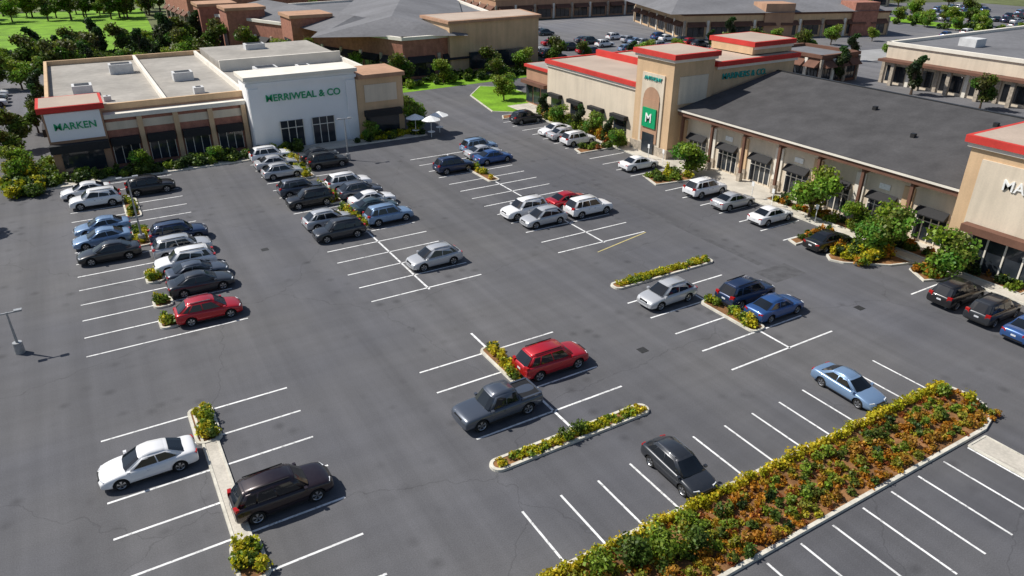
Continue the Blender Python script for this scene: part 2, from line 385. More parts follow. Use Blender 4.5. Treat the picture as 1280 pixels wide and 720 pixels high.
    B(hl*.95,hl*1.012,-hw*.40,hw*.40,zf-.16,zf+.03,2); B(hl*.955,hl*1.005,-hw*.55,hw*.55,S['zb']+.06,S['zb']+.17,2)
    B(-hl*1.0,-hl*.96,-hw*.7,hw*.7,S['zb']+.12,S['zb']+.24,2); B(-hl*1.003,-hl*.97,-.16,.16,zr-.22,zr-.1,5)
    if pk:
        B(-hl*.965,g3-.12,-hw*.80,hw*.80,1.08,1.155,2)
        for sy in(-1,1): B(-hl*.97,g3-.05,min(sy*hw*.8,sy*hw*.93),max(sy*hw*.8,sy*hw*.93),1.08,1.2,0)
        B(-hl*.985,-hl*.95,-hw*.85,hw*.85,1.0,1.2,0)
    out=bpy.data.meshes.new('car_'+kind); bm.to_mesh(out); bm.free()
    for k in ('white','cglass','trim','tyre','rim','hl','tl'): out.materials.append(M[k])
    return out
CARS={k:car_mesh(k) for k in SPEC}
COL={'white':(.84,.84,.85),'silver':(.52,.53,.55),'grey':(.075,.09,.12),'dgrey':(.030,.034,.042),'black':(.008,.008,.010),'navy':(.012,.03,.085),'blue':(.03,.095,.28),'steel':(.20,.31,.48),'red':(.48,.005,.015),'maroon':(.018,.008,.011),'teal':(.03,.06,.075),'tan':(.3,.26,.2)}
PM={k:paint('car_paint_'+k,v,0.0 if k in('white','black') else .3) for k,v in COL.items()}
cache={}
NAME={'sedan':'parked_sedan','suv':'parked_suv','wagon':'parked_hatchback','pickup':'pickup_truck'}
def car(x,y,kind,c,deg=0,fs=1.0):
    if (kind,c) not in cache:
        m=CARS[kind].copy(); m.materials[0]=PM[c]; cache[(kind,c)]=m
    o=obj(NAME[kind],cache[(kind,c)],None,(x,y,.0),math.radians(deg+random.uniform(-1.5,1.5)))
    s=random.uniform(.975,1.02)*fs; o.scale=(s,s,s); return o

# ------------------------------------------------------------ ground
sheet('ground',rect(-900,1300,-300,1500),-.06,M['ground'])
sheet('asphalt_parking_lot',rect(-45,90,-30,122),0,M['asphalt'])
sheet('asphalt_road',[(-60,122),(90,122),(90,-30),(290,-30),(290,160),(215,192),(97,192),(84,128),(48,124),(22,190),(-14,190),(-60,140)],-.01,M['asphalt2'])
ln=bmesh.new(); yl=bmesh.new()
def seg(x0,y0,x1,y1,w=.13,bm=None):
    bm=ln if bm is None else bm
    d=Vector((x1-x0,y1-y0)).normalized();nn=Vector((-d.y,d.x))*w/2
    bm.faces.new([bm.verts.new((x,y,.006)) for x,y in ((x0-nn.x,y0-nn.y),(x1-nn.x,y1-nn.y),(x1+nn.x,y1+nn.y),(x0+nn.x,y0+nn.y))])
for i in range(8): seg(-3.45+random.uniform(-.1,.1),38.1-2.71*i,6.6+random.uniform(-.1,.1),38.1-2.71*i)
for i in range(15): seg(-3.7,48.2+2.75*i,6.5,48.2+2.75*i)
for i in range(4): seg(14.2,35.5-2.53*i,24.2,35.5-2.53*i)
seg(19.25,25.9,19.25,38.2,.16)
for i in range(16): seg(15.0,46.1+2.65*i,24.3,46.1+2.65*i)
seg(19.6,45.8,19.6,60,.16)
for i in range(5): seg(31.3,25.8+2.6*i,40.9,25.8+2.6*i)
seg(36.6,25.7,36.6,36.6,.16)
for i in range(13): seg(32.0,46.5+2.65*i,41.5,46.5+2.65*i)
seg(36.8,46.3,36.8,78.3,.16); seg(35,44.9,41.5,46.3,.12,yl)
for i in range(13): seg(13.55+2.2*i,22.0+random.uniform(-.1,.1),13.55+2.2*i,18.0,.12)
for i in range(14): seg(8.0+2.2*i,13.9,8.0+2.2*i,9.3,.12)
for y in (16,18.6,21.2,23.8,26.4,38.6,41.2,43.8,46.4,49,51.6,54.2,60,62.6,65.2,67.8,70.4,73,75.6,78.2,80.8,83.4,86,88.6): seg(50.8,y,56,y)
for i in range(6): seg(-30,52+2.7*i,-24.5,52+2.7*i)
finish(ln,'parking_line_markings',[M['white_line']]); finish(yl,'yellow_line_markings',[M['yellow_line']])
pm=rough_mat('asphalt_patch',(.092,.092,.098),.2,1.5,fine=14)
for x0,x1,y0,y1,m in ((43.5,47,33,35.2,pm),(44.8,45.4,36,60,pm)):
    sheet('asphalt_patch',rect(x0,x1,y0,y1),.003,m)
for x,y in ((28,30.5),(45.5,27),(10.5,60)):
    bm=bmesh.new(); bm_box(bm,x-.3,x+.3,y-.3,y+.3,0,.012)
    for i in range(5): bm_box(bm,x-.26+i*.12,x-.22+i*.12,y-.26,y+.26,.0125,.02)
    finish(bm,'storm_drain_grate',[M['iron']])

island('concrete_median',rrect(1.2,2.1,25.6,38.0,.15),'conc',.15,.12)
def shrub_row(n,x0,x1,y0,y1,cs,r=(.25,.5),h=(.4,.8)):
    return [(random.uniform(x0,x1),random.uniform(y0,y1),random.uniform(*r),random.uniform(*h),random.choice(cs)) for _ in range(n)]
def planted(name,x0,x1,y0,y1,n,cs,**k):
    island('kerbed_island',rrect(x0,x1,y0,y1,min(.45,(x1-x0)/2-.01,(y1-y0)/2-.01)))
    shrubs(name,shrub_row(n,x0+.3,x1-.3,y0+.3,y1-.3,cs,**k))
MIX=[YG,GR,LG,YG,GY,LG]
planted('island_shrubs',.95,2.35,34.9,38.6,20,MIX); planted('island_shrubs',.95,2.35,24.2,26.9,15,MIX)
for y0,y1,n in ((49.4,51.2,8),(52.9,54.6,8),(57.6,60.4,12),(66,71,18),(74,80,14)): planted('island_shrubs',.9,2.3,y0,y1,n,MIX)
planted('island_shrubs',18.6,19.9,31.2,36.0,20,[YG,GY,LG,GR])
for y0,y1,n in ((60.2,66,22),(68,74.5,22),(77.5,88,30)): planted('island_shrubs',18.8,20.3,y0,y1,n,MIX,h=(.5,1.1))
planted('island_shrubs',35.9,37.3,28.3,33.6,22,[YG,LG,GY]); planted('island_shrubs',36.1,37.5,54,58,12,[YG,GR]); planted('island_shrubs',36.1,37.5,66,74,18,[YG,LG,GY])
island('kerbed_median',rrect(13.7,24.1,24.9,25.95,.5),'mulch',.2)
shrubs('median_plants',shrub_row(110,14.1,23.7,25.15,25.7,[YG,GY,LG,YG],r=(.12,.26),h=(.15,.35))+shrub_row(8,18.2,20.2,25.2,25.7,[LG,GR],r=(.3,.45),h=(.6,.9)),.1)
island('kerbed_median',rrect(31.9,42.2,38.2,39.4,.5),'mulch',.2)
shrubs('median_plants',shrub_row(130,32.3,41.8,38.45,39.15,[YG,GY,LG,YG],r=(.15,.32),h=(.2,.45)),.1)
PL=[(5,14.2),(38.9,14.2),(40.3,14.6),(41.2,15.5),(41.5,16.5),(41.3,17.5),(40.7,18.1),(39.8,18.35),(5,18.35)]
island('planter_bed',PL,'mulch',.22,.15)
it=[]
x=5.4
while x<40.8:
    it.append((x,17.9+random.uniform(-.12,.12),random.uniform(.26,.42),random.uniform(.4,.7),random.choice([YG,GY,GY]))); x+=.34
shrubs('yellow_hedge',it,.10,240)
it=[]
for i in range(46*5):
    gx=6+(i//5)*.76; gy=14.85+(i%5)*.58
    if gx>40.3 and (gy<15.2): continue
    if gx>40.9: continue
    q=random.random()
    if q<.16: continue
    c=random.choice([GR,LG,LG,(.14,.18,.03),(.30,.30,.03),(.26,.27,.03),DG,OR,(.42,.22,.03)])
    rr=random.uniform(.20,.40); it.append((gx+random.uniform(-.3,.3),gy+random.uniform(-.25,.25),rr,rr*random.uniform(1.3,2.2),c))
shrubs('planter_shrubs',it,.11,280)
it=shrub_row(650,5.5,41,14.5,17.6,[OR,RD,(.55,.32,.03),OR,(.45,.38,.03)],r=(.1,.24),h=(.12,.32))
shrubs('ground_cover_plants',it,.085,330)
shrubs('round_bushes',[(17.6,16.6,.95,1.6,LG),(16.0,16.9,.9,1.5,GR),(18.9,15.9,.7,1.3,GR),(14.4,17.0,.8,1.2,LG),(19.6,17.2,.6,1.0,LG),(40,17.4,.6,.9,LG),(40.6,16.2,.45,.7,YG)],.12,330)
island('concrete_walkway',rrect(36.7,38.4,-5,14.0,.1),'conc',.12,.10)
# ------------------------------------------------------------ storefront pavement + islands
island('storefront_sidewalk',[(56.3,5),(64,5),(64,97),(56.3,97)],'conc',.2,.15)
isl=[[(50.6,33.6),(51.1,32.6),(54.0,30.3),(56.2,29.6),(56.2,34.5),(51.3,34.5)],[(53.6,27.2),(56.2,26.2),(56.2,29.2),(54.8,29.2)],[(51,56),(56.2,55.2),(56.2,59.4),(52,59.4)],[(51,70.0),(56.2,70.0),(56.2,72),(51.5,72)],[(51.5,90),(56.2,90),(56.2,92),(52.5,92)],[(50.8,37.2),(56.2,37.2),(56.2,38.4),(51.2,38.4)]]
for p in isl: island('kerbed_island',p,'mulch')
shrubs('island_shrubs',shrub_row(55,51.8,56,31.5,34.3,[GR,LG,OR,YG,DG,GY],r=(.35,.7),h=(.5,1.2))+shrub_row(18,54.6,56,26.8,29,[GR,OR,LG],r=(.3,.5),h=(.5,.9)),.16)
shrubs('island_shrubs',shrub_row(26,52,56,56,59.2,[GR,LG,YG],r=(.35,.7),h=(.4,1.0))+shrub_row(14,52,56,70.3,71.8,[GR,LG,RD],r=(.3,.6),h=(.4,.9))+shrub_row(14,51.4,56,37.4,38.2,[GR,OR],r=(.25,.4),h=(.3,.6)),.16)
island('facade_planting_bed',rect(57.6,59.0,22,47),'mulch',.12,.2); 
shrubs('facade_shrubs',shrub_row(70,57.8,58.9,22.3,46.8,[GR,LG,DG,OR,YG],r=(.3,.6),h=(.5,1.0)),.16)
shrubs('facade_shrubs',shrub_row(120,56.8,58.4,70,90,[GR,LG,DG,OR,YG],r=(.4,.9),h=(.6,1.7)),.17)
tree(56.9,57.3,3,1.15); tree(57.4,41.2,0,.95); tree(55.6,32.2,3,1.15); tree(56.4,33.6,3,1.0); tree(55.8,26.9,3,1.15); tree(58.0,36.6,3,.8); tree(57.2,76,3,.8); tree(57,84,3,.8); tree(56.5,69.8,3,.7)
for y in (72.5,79,88): tree(57.2,y,2,.5,'conical_tree')

for a in [(-1.4,34.2,'sedan','white',180),(3.9,28.55,'suv','maroon',0),(4.2,49.8,'wagon','red',0),(4.5,54.7,'sedan','dgrey',0),(4.1,59.4,'suv','white',180),(4.6,57.0,'sedan','grey',0),(4.5,66,'suv','navy',0),(4.3,62.6,'suv','silver',0),
 (-1.2,71.5,'sedan','steel',180),(-1.4,68.4,'sedan','steel',180),(-1.1,64.6,'sedan','black',180),(-1.3,79.7,'suv','white',180),(-2.0,83.4,'sedan','white',180),(3.9,81.4,'suv','black',0),
 (17.6,86.6,'suv','white',0),(17.4,83.3,'sedan','silver',0),(17.2,79.6,'wagon','silver',0),(22.7,80.8,'suv','black',0),(22.7,84,'sedan','dgrey',0),(17.3,72.8,'suv','grey',0),(17.2,69.0,'suv','black',180),
 (22.2,72.0,'suv','white',0),(22.4,69.0,'wagon','grey',0),(17.0,62.6,'wagon','silver',0),(17.0,59.4,'suv','dgrey',180),(22.0,63.8,'sedan','teal',0),(22.3,60.9,'suv','steel',0),(22.6,66.0,'sedan','white',0),(21.9,49.8,'wagon','silver',180),
 (21.6,31.8,'suv','red',0),(16.3,29.3,'pickup','grey',180),
 (34.0,35.0,'wagon','silver',180),(39.2,32.2,'suv','navy',0),(39.4,29.6,'sedan','blue',0),
 (39.4,55.7,'sedan','red',0),(39.8,52.9,'suv','white',0),(34.6,52.9,'wagon','silver',180),(34.2,55.6,'suv','white',180),(34.6,71.8,'suv','navy',0),(40.8,77.3,'suv','steel',0),(40.2,72.6,'sedan','blue',0),(40.2,75.0,'sedan','silver',0),
 (21.7,20.2,'wagon','dgrey',-90,.93),(35.4,20.5,'sedan','steel',-90,.9),
 (53.0,35.7,'sedan','black',0),(52.6,24.1,'suv','black',0),(52.3,21.3,'suv','dgrey',0),(52.1,18.6,'sedan','blue',0),(53.6,51.3,'suv','white',0),(53.4,47.2,'sedan','silver',0),(53.5,42.5,'sedan','white',0),
 (53.4,73.9,'suv','white',0),(53.4,77.0,'sedan','silver',0),(53.6,79.6,'sedan','white',180),(53.6,87.0,'suv','dgrey',0),(53.4,61.8,'sedan','white',0)]:
    car(*a)

# ------------------------------------------------------------ main storefront (right)
b=Bld('storefront_building')
F=60.7
b.box('walls','stucco',F,78,29.3,62.6,0,6.0)
a0,a1=(F,62.6),(F,29.3); L=33.3
nb=7; w=L/nb
for i in range(nb):
    s0=i*w
    b.strip('windows','glass',a0,a1,s0+1.1,s0+w-.9,.35,2.7,-.05,.04)
    for k in range(5):
        t=s0+1.1+(w-2.0)*k/4; b.strip('window_frames','trimw',a0,a1,t-.045,t+.045,.3,2.75,.0,.09)
    b.strip('window_frames','trimw',a0,a1,s0+1.05,s0+w-.85,2.05,2.13,0,.08)
    b.strip('stone_base','stone',a0,a1,s0-.55,s0+.6,0,1.2,0,.18)
    b.strip('wall_piers','trimw' if i%2 else 'tan',a0,a1,s0-.5,s0+.5,1.21,4.6,0,.14)
    b.strip('awnings','awn',a0,a1,s0+1.1,s0+w-.9,2.7,3.35,.1,.75,2.8)
    b.strip('columns','brown',a0,a1,s0+.55,s0+.83,.14,5.3,.86,1.14)
    b.strip('columns','stone',a0,a1,s0+.45,s0+.93,.14,1.0,.76,1.24)
    b.strip('brackets','brown',a0,a1,s0+.6,s0+.78,4.9,5.1,.01,.855)
    if i%2: b.strip('shop_sign','signw',a0,a1,s0+1.9,s0+w-1.8,3.7,4.2,.02,.10)
b.box('fascia','brown',59.35,59.6,29.0,62.5,5.35,6.02); b.box('gutter','trimw',59.2,59.34,29.0,62.5,5.82,6.0)
b.box('soffit','tan2',59.61,F-.01,29.0,62.5,5.36,5.44)
b.face('roof','shingle',[(59.25,29.3,6.04),(59.25,62.5,6.04),(75.2,62.5,9.0),(75.2,29.3,9.0)])
b.face('roof','shingle',[(75.2,29.3,9.0),(75.2,62.5,9.0),(82,62.5,6.3),(82,29.3,6.3)])
b.face('gable','tan2',[(60,62.45,6.0),(82,62.45,6.0),(75.2,62.45,8.95)])
b.box('ridge_cap','dark',75.0,75.4,29.3,62.5,8.97,9.06)
for x,y in ((66,38),(70,45),(72,34)):
    z=6.04+(x-59.25)*.1856; b.box('roof_vents','dark',x,x+.4,y,y+.4,z-.1,z+.4)
b.box('walls','stucco',78.01,82,29.4,62.4,0,6.2)
def cornice(x0,x1,y0,y1,z,mat='red',o=.45,h=.55):
    b.box('cornice',mat,x0-o,x1+o,y0-o,y1+o,z,z+h); b.box('cornice_band','trimw',x0-o*.55,x1+o*.55,y0-o*.55,y1+o*.55,z-.35,z-.003); b.box('parapet_roof','roofr',x0-o+.35,x1+o-.35,y0-o+.35,y1+o-.35,z+h+.002,z+h+.02)
b.box('tower','tan',58.3,64.5,62.7,69.2,0,11.6); cornice(58.3,64.5,62.7,69.2,11.6)
b.box('tower_base','stone',58.15,64.6,62.55,69.35,0,1.2)
b.box('tower_panel','stucco',58.16,58.29,64.0,67.9,1.21,9.6)
b.box('tower_panel','stucco',59.2,63.6,62.56,62.69,6.5,9.6)
b.box('tower_niche','tan2',58.05,58.15,64.5,67.4,1.5,6.6)
for i in range(10):
    t0,t1=math.pi*i/10,math.pi*(i+1)/10
    pr=lambda t:(65.95+1.45*math.cos(t),6.61+1.45*math.sin(t))
    (ya,za),(yb,zb_)=pr(t0),pr(t1); b.face('tower_niche','tan2',[(58.1,65.95,6.61),(58.1,ya,za),(58.1,yb,zb_)])
b.box('green_sign','green',57.9,58.04,64.75,67.15,3.3,5.6); b.text('sign_letters','M',  'signw',1.5,(57.86,65.95,4.4),-math.pi/2,.03)
b.box('door','glass',58.0,58.04,64.9,67.0,.2,2.6)
b.text('sign_letters','ANTHONY',  'teal',.62,(58.1,65.95,9.0),-math.pi/2)
b.box('anchor_block','tan',64.51,79,63.2,71,0,10.2); cornice(65.6,79,63.2,71,10.21)
b.box('anchor_upper','tan',72,79,64,71,10.9,11.8); cornice(72.4,79,64.2,71,11.81)
b.text('sign_letters','MARINERS & CO.','teal',1.0,(70.2,63.12,8.9),0)
b.box('wing_walls','stucco',59.6,80,69.21,90.8,0,7.6); b.box('cornice','red',59.2,59.6,69.66,91.0,7.2,7.75); b.box('cornice','red',59.601,80,90.801,91.2,7.2,7.75); b.box('cornice','trimw',59.4,59.59,69.4,90.9,6.8,7.19)
b.box('wing_roof','roofr',59.9,79.8,71.5,90.5,7.61,7.63); b.box('wing_parapet','stucco',79.6,80,71.4,90.8,7.61,8.1)
b.box('wing_parapet','red',68,68.5,71.5,90.5,7.64,8.5); b.box('hvac','hvac',70,73,76,79,7.64,9.0); b.box('hvac','hvac',74,76,83,86,7.64,8.7)
for y in (72,77,82,87):
    b.box('windows','glass',59.52,59.59,y,y+2.6,.4,2.7); b.box('awnings','awn',58.9,59.58,y-.2,y+2.8,2.7,3.2); b.box('stone_base','stone',59.45,59.599,y+2.9,y+4.3,0,1.2)
b.box('wing_end','tan2',60.4,80,91.21,98,0,5.6); b.box('cornice','red',60.1,80.2,91.22,98.3,5.6,6.0); b.box('wing_end_roof','roofg',60.4,80,91.5,98,6.01,6.03)
for y in (91.8,94,96.1): b.box('windows','glass',60.3,60.39,y,y+1.8,.4,3.2)
b.box('awnings','brown',59.3,60.29,91.4,98,3.3,3.8)
b.box('tower','tan',59.0,68,19.5,29.2,0,9.9); cornice(59.0,68,19.5,29.2,10.0); b.box('tower_panel','stucco',58.85,58.99,20.6,28.1,1.3,8.9); b.box('tower_base','stone',58.8,68.1,19.3,29.29,0,1.2)
b.text('sign_letters','MAISON','signw',1.15,(58.8,24.0,7.4),-math.pi/2); b.box('windows','glass',58.7,58.84,21.6,27.2,.3,3.2)
for y in (21.6,23,24.4,25.8,27.1): b.box('window_frames','trimw',58.62,58.7,y-.06,y+.06,.3,3.2)
b.box('awnings','brown',57.9,58.69,21,27.8,3.3,3.9)
b.box('walls','stucco',F,80,0,19.29,0,6.3); b.box('fascia','brown',59.2,F-.01,0,19.28,5.5,6.2); b.box('roof','shingle',59.3,80,0,19.3,6.31,6.4)
b.done()

# ------------------------------------------------------------ left store
b=Bld('bookstore_building')
b.box('walls','tan2',-4.0,36,94,131,0,6.3); b.box('roof','roofg',-3.7,35.7,94.3,130.7,6.31,6.33)
for x0,x1,y0,y1 in ((-4.0,-3.6,94,131),(35.6,36,94,131),(-3.59,35.59,130.6,131),(-3.59,35.59,94,94.4),(8,8.4,94.41,130.59),(17,17.4,94.41,130.59)): b.box('parapet','tan' if x0<-3 else 'trimw',x0,x1,y0,y1,6.32,7.0)
for x0,y0,sx,sy,h in ((-1,104,2.2,2.2,1.2),(4,118,3,2,1.3),(11,108,2.5,2,1.1),(21,104,3,2.4,1.4),(27,105,1.8,1.8,1.1),(24,124,3,2,1.9),(12,98,1.2,1.2,.8),(30,100,1,1,.7),(2,99,.8,.8,.6)):
    b.box('hvac','hvac',x0,x0+sx,y0,y0+sy,6.34,6.34+h); b.box('hvac_fan','dark',x0+.3,x0+sx-.3,y0+.3,y0+sy-.3,6.34+h,6.38+h)
b.box('roof_step','roofg',18,35.5,113,130.5,6.34,7.4); b.box('parapet','trimw',17.8,35.6,112.6,112.99,6.34,7.9)
b.box('brick_front','brick',1.4,16.8,92.9,93.99,0,5.6); b.box('cornice','trimw',1.4,16.8,92.6,94.1,5.61,6.1); b.box('sign_band','stucco',1.4,16.8,92.85,92.895,4.3,5.2)
for i in range(4):
    x=1.6+i*3.85; b.box('windows','glass',x,x+2.8,92.8,92.89,.4,2.6); b.box('awnings','awn',x-.1,x+2.9,92.1,92.79,2.6,3.5)
    for k in range(4): b.box('window_frames','trimw',x+k*.92-.03,x+k*.92+.03,92.74,92.799,.4,2.6)
    b.box('brick_pier','tan',x+3.05,x+3.6,92.5,92.849,0,5.6)
b.box('white_front','white',16.9,30.3,91.0,95.4,0,8.6); b.box('cornice','trimw',16.6,30.6,90.6,95.8,8.6,9.05); b.box('cornice','white',16.75,30.45,90.8,90.99,7.9,8.25)
b.box('front_piers','white',16.95,18.2,90.75,90.99,0,7.6); b.box('front_piers','white',29.0,30.25,90.75,90.99,0,7.6)
b.text('sign_letters','MERRIWEAL & CO','green',1.15,(23.6,90.93,6.3),0)
for x in (20.2,24.2): 
    b.box('entrance_doors','glass',x,x+2.9,90.85,90.99,.1,3.4)
    for k in range(4): b.box('door_frames','trimw',x+k*.95-.04,x+k*.95+.04,90.78,90.849,.1,3.4)
    b.box('door_frames','trimw',x,x+2.9,90.77,90.848,2.5,2.58)
b.box('right_front','tan',30.31,36.6,90.6,97,0,7.6); b.box('cornice','tan2',30.62,36.9,90.3,97.3,7.61,8.1)
b.box('windows','glass',31.2,35.8,90.5,90.59,.4,2.8); b.box('awnings','awn',31,36,89.7,90.49,2.8,3.6); b.box('panel','stucco',31.3,35.7,90.5,90.59,4.6,6.8)
for y in (98.5,103,107.5,112,117,122): b.box('windows','glass',36.01,36.1,y,y+2.8,.4,2.8); b.box('awnings','awn',36.01,37.1,y-.2,y+3.0,2.8,3.7)
b.box('left_block','tan2',-4.4,1.35,92.3,98,0,7.0); b.box('cornice','red',-4.8,1.7,91.9,98.3,7.0,7.6); b.box('block_roof','roofr',-4.5,1.4,92.2,98,7.602,7.62); b.box('sign_panel','white',-4.2,1.15,92.1,92.29,3.9,6.9)
b.text('sign_letters','MARKEN','green',1.05,(-1.5,92.05,5.4),0); b.box('awnings','awn',-4.5,1.3,91.2,92.09,2.7,3.6); b.box('windows','glass',-3.6,.6,92.2,92.299,.3,2.5)
for y in (100,106,112,118): b.box('windows','glass',-4.1,-4.01,y,y+3.2,.4,2.8); b.box('awnings','awn',-5.1,-4.11,y-.2,y+3.4,2.8,3.7)
b.done()
island('store_front_sidewalk',[(-7,87.6),(38.5,87.6),(38.5,90.5),(-7,90.5)],'conc',.2,.14)
shrubs('foundation_hedge',shrub_row(110,-5.5,22,88.2,90.3,[DG,GR,DG,LG,GR],r=(.4,.8),h=(.6,1.3)),.2)
shrubs('foundation_hedge',shrub_row(40,29,38,88.0,90.2,[DG,GR,LG,YG],r=(.4,.7),h=(.5,1.0)),.2)
shrubs('corner_shrubs',shrub_row(60,-9.5,-4.8,86,98,[DG,GR,YG,LG,GR],r=(.5,1.0),h=(.8,1.6)),.22)
for x,y,v,s in ((-8,92,0,.7),(-9,100,1,.7),(4,89.5,3,.7),(12,89.3,3,.6),(31,88.8,3,.7),(37.8,90,3,.9),(39.5,94,0,.7),(40,99,3,.9)): tree(x,y,v,s)
for x,y in ((38.6,86.5),(40.6,88.2),(37.2,88.4)):
    bm=bmesh.new(); bmesh.ops.create_cone(bm,cap_ends=False,segments=8,radius1=1.3,radius2=.04,depth=.55,matrix=Matrix.Translation((x,y,2.6))); bmesh.ops.create_cone(bm,cap_ends=True,segments=8,radius1=.04,radius2=.04,depth=2.6,matrix=Matrix.Translation((x,y,1.3))); bmesh.ops.create_cone(bm,cap_ends=True,segments=12,radius1=.5,radius2=.5,depth=.05,matrix=Matrix.Translation((x,y,.75)))
    finish(bm,'patio_umbrella',[M['signw']])

# ------------------------------------------------------------ rear buildings
def polybuild(name,pts,h,wall,roof,trim='trimw',bay=5.5,awn='awn',win='dark',parapet=.7):
    b=Bld(name); b.prism('walls',wall,pts,0,h,False); ins=inset(pts,.35)
    b.prism('roof',roof,ins,h-.5,h-.3); n=len(pts)
    for i in range(n):
        a,c=pts[i],pts[(i+1)%n]; L=(Vector(c)-Vector(a)).length
        b.strip('cornice',trim,a,c,-.2,L+.2,h-.35,h+parapet*.3,-.4,.25)
        if L>6: b.bays(a,c,max(1,int(L/bay)),.5,3.1,.7,'dark' if win=='dark' else 'stone',3,awn)
    return b
def gable_roof(b,p,q,wd,z0,z1,mat='roofd'):
    p=Vector(p);q=Vector(q);e=(q-p).normalized();n=Vector((-e.y,e.x))*wd/2
    A=[(*(p+n),z0),(*(p-n),z0),(*(q-n),z0),(*(q+n),z0)]; r0=(*(p+e*wd*.25),z1); r1=(*(q-e*wd*.25),z1)
    b.face('roof',mat,[A[1],A[2],r1,r0]); b.face('roof',mat,[A[3],A[0],r0,r1]); b.face('roof',mat,[A[0],A[1],r0]); b.face('roof',mat,[A[2],A[3],r1])
b=polybuild('rear_brick_building',[(51,125),(58,125),(79,126.5),(97,205),(29,195),(29,184)],7.2,'brick','roofd')
gable_roof(b,(50,128),(84,200),28,7.3,10.0); gable_roof(b,(50,140),(42,194),18,7.32,9.4)
b.prism('corner_block','tan',[(60,124.2),(80,125.5),(82,136),(60,136)],0,9.2); b.prism('corner_cornice','tan2',[(59.6,123.8),(80.4,125.1),(82.4,136.4),(59.6,136.4)],9.2,9.7)
b.prism('corner_roof','roofr',[(60.2,124.6),(79.6,125.9),(81.4,135.6),(60.2,135.6)],9.71,9.73)
b.box('dark_windows','glass',64,76,123.9,124.6,1,4)
for (x,y) in ((41,153),(33,174),(29.5,186)):
    b.box('brick_gable_block','brick',x-3,x+5,y-4,y+4,0,9.0); b.box('gable_trim','tan2',x-3.3,x+5.3,y-4.3,y+4.3,9.0,9.6)
    b.box('gable_windows','glass',x-3.1,x-3.01,y-2.5,y+2.5,.5,5)
b.done()
sheet('lawn_strip',[(40,114.5),(84,117),(84,122.5),(48,122.5),(30,165),(24,165)],.02,M['grass'])
shrubs('hedge_mass',[(random.uniform(47,82),random.uniform(117.5,122.5),random.uniform(.6,1.2),random.uniform(.8,1.6),random.choice([DG,GR,LG])) for _ in range(90)],.3,60)
for x,y,v,s in ((49,121,1,.9),(44,133,0,.9),(40,143,1,.9),(36,152,0,1),(32,162,1,1),(56,119,0,.8),(66,119.5,1,.9),(73,120,0,.9),(81,121,1,.9),(27,172,1,1.1),(26,185,2,1.1)): tree(x,y,v,s)
island('lawn_island',[(52.5,95),(55.5,92.5),(64,98.2),(64,110),(60,113),(55,107)],'grass')
for x,y,v,s in ((58,101,0,.8),(61,106,3,1),(63,111,1,.8),(66,104,0,.8),(70,102,1,.8),(76,104,0,.9)): tree(x,y,v,s)
b=polybuild('far_white_store',[(124,80),(124,20),(175,20),(175,80)],6.8,'stucco','roofd','trimw',5,None,'dark'); 
b.box('hvac','hvac',140,144,50,54,6.3,8.5); b.box('hvac','hvac',150,153,66,70,6.3,8); b.box('hvac','hvac',133,136,70,73,6.3,7.8); b.box('roof_screen','dark',145,165,60,61,6.3,8.4)
b.box('columns','trimw',121.5,122.1,20,20.6,0,4); 
for i in range(12): b.box('columns','stone',122.3,122.9,22+i*5,22.6+i*5,0,3.9)
b.box('canopy','brown',121.8,123.99,20,80,3.9,4.3); b.done()
b=polybuild('pergola_restaurant',[(112,96),(112,84),(122,84),(122,96)],4.8,'brown','roofd','brown',3,'brown','dark'); b.done()
b=polybuild('far_retail_building',[(131,139),(182,119),(196,155),(145,175)],5.8,'tan','roofd','brown',6,'brown','dark'); gable_roof(b,(134,158),(190,136),40,6.0,9.5)
b.prism('entry_gable','tan2',[(150,131),(157,128),(159,134),(152,137)],0,8); b.prism('entry_gable','brick',[(172,122),(178,119.5),(180,125),(174,128)],0,8); b.done()
b=polybuild('distant_store',[(110,196),(160,190),(170,235),(116,240)],6,'tan2','roofd','tan',6,'brown','dark'); gable_roof(b,(112,218),(166,212),46,6.2,10); b.done()
b=polybuild('distant_store',[(185,195),(250,165),(268,200),(200,232)],6,'stucco','roofd','tan2',6,'brown','dark'); gable_roof(b,(188,216),(260,184),42,6.2,10); b.done()
b=polybuild('distant_store',[(30,225),(85,232),(80,262),(28,255)],8,'brick','roofd','tan2',6,'brown','dark'); gable_roof(b,(30,240),(82,247),30,8.2,12); b.done()
sheet('lawn',[(-75,175),(18,186),(24,290),(-110,300)],.02,M['grass']); sheet('lawn',[(-75,135),(-22,128),(-14,168),(-80,172)],.02,M['grass'])
sheet('lawn',[(100,112),(124,100),(128,112),(106,124)],.02,M['grass']); sheet('lawn',[(205,60),(212,60),(222,150),(212,152)],.02,M['grass'])
sheet('concrete_road',[(86,98),(112,98),(200,90),(260,70),(260,78),(200,100),(112,110),(86,108)],.02,rough_mat('light_road',(.32,.32,.32),.15,.2))
shrubs('distant_hedge',[(random.uniform(-40,18),random.uniform(170,184),random.uniform(1,2.2),random.uniform(1.4,3.2),random.choice([DG,GR,LG,GR])) for _ in range(70)],.5,30)
shrubs('distant_hedge',[(random.uniform(205,220),random.uniform(70,150),random.uniform(.8,1.6),random.uniform(1,2),random.choice([DG,GR,LG])) for _ in range(60)],.45,30)
ks=['sedan','suv','wagon','suv']; cs=['white','white','silver','grey','black','dgrey','navy','blue','red','steel','teal']
def lot(x0,x1,y0,y1,rowd=9,step=2.8,p=.75,deg=0):
    x=x0
    while x<x1:
        y=y0
        while y<y1:
            if random.random()<p: car(x,y,random.choice(ks),random.choice(cs),deg)
            y+=step
        x+=rowd
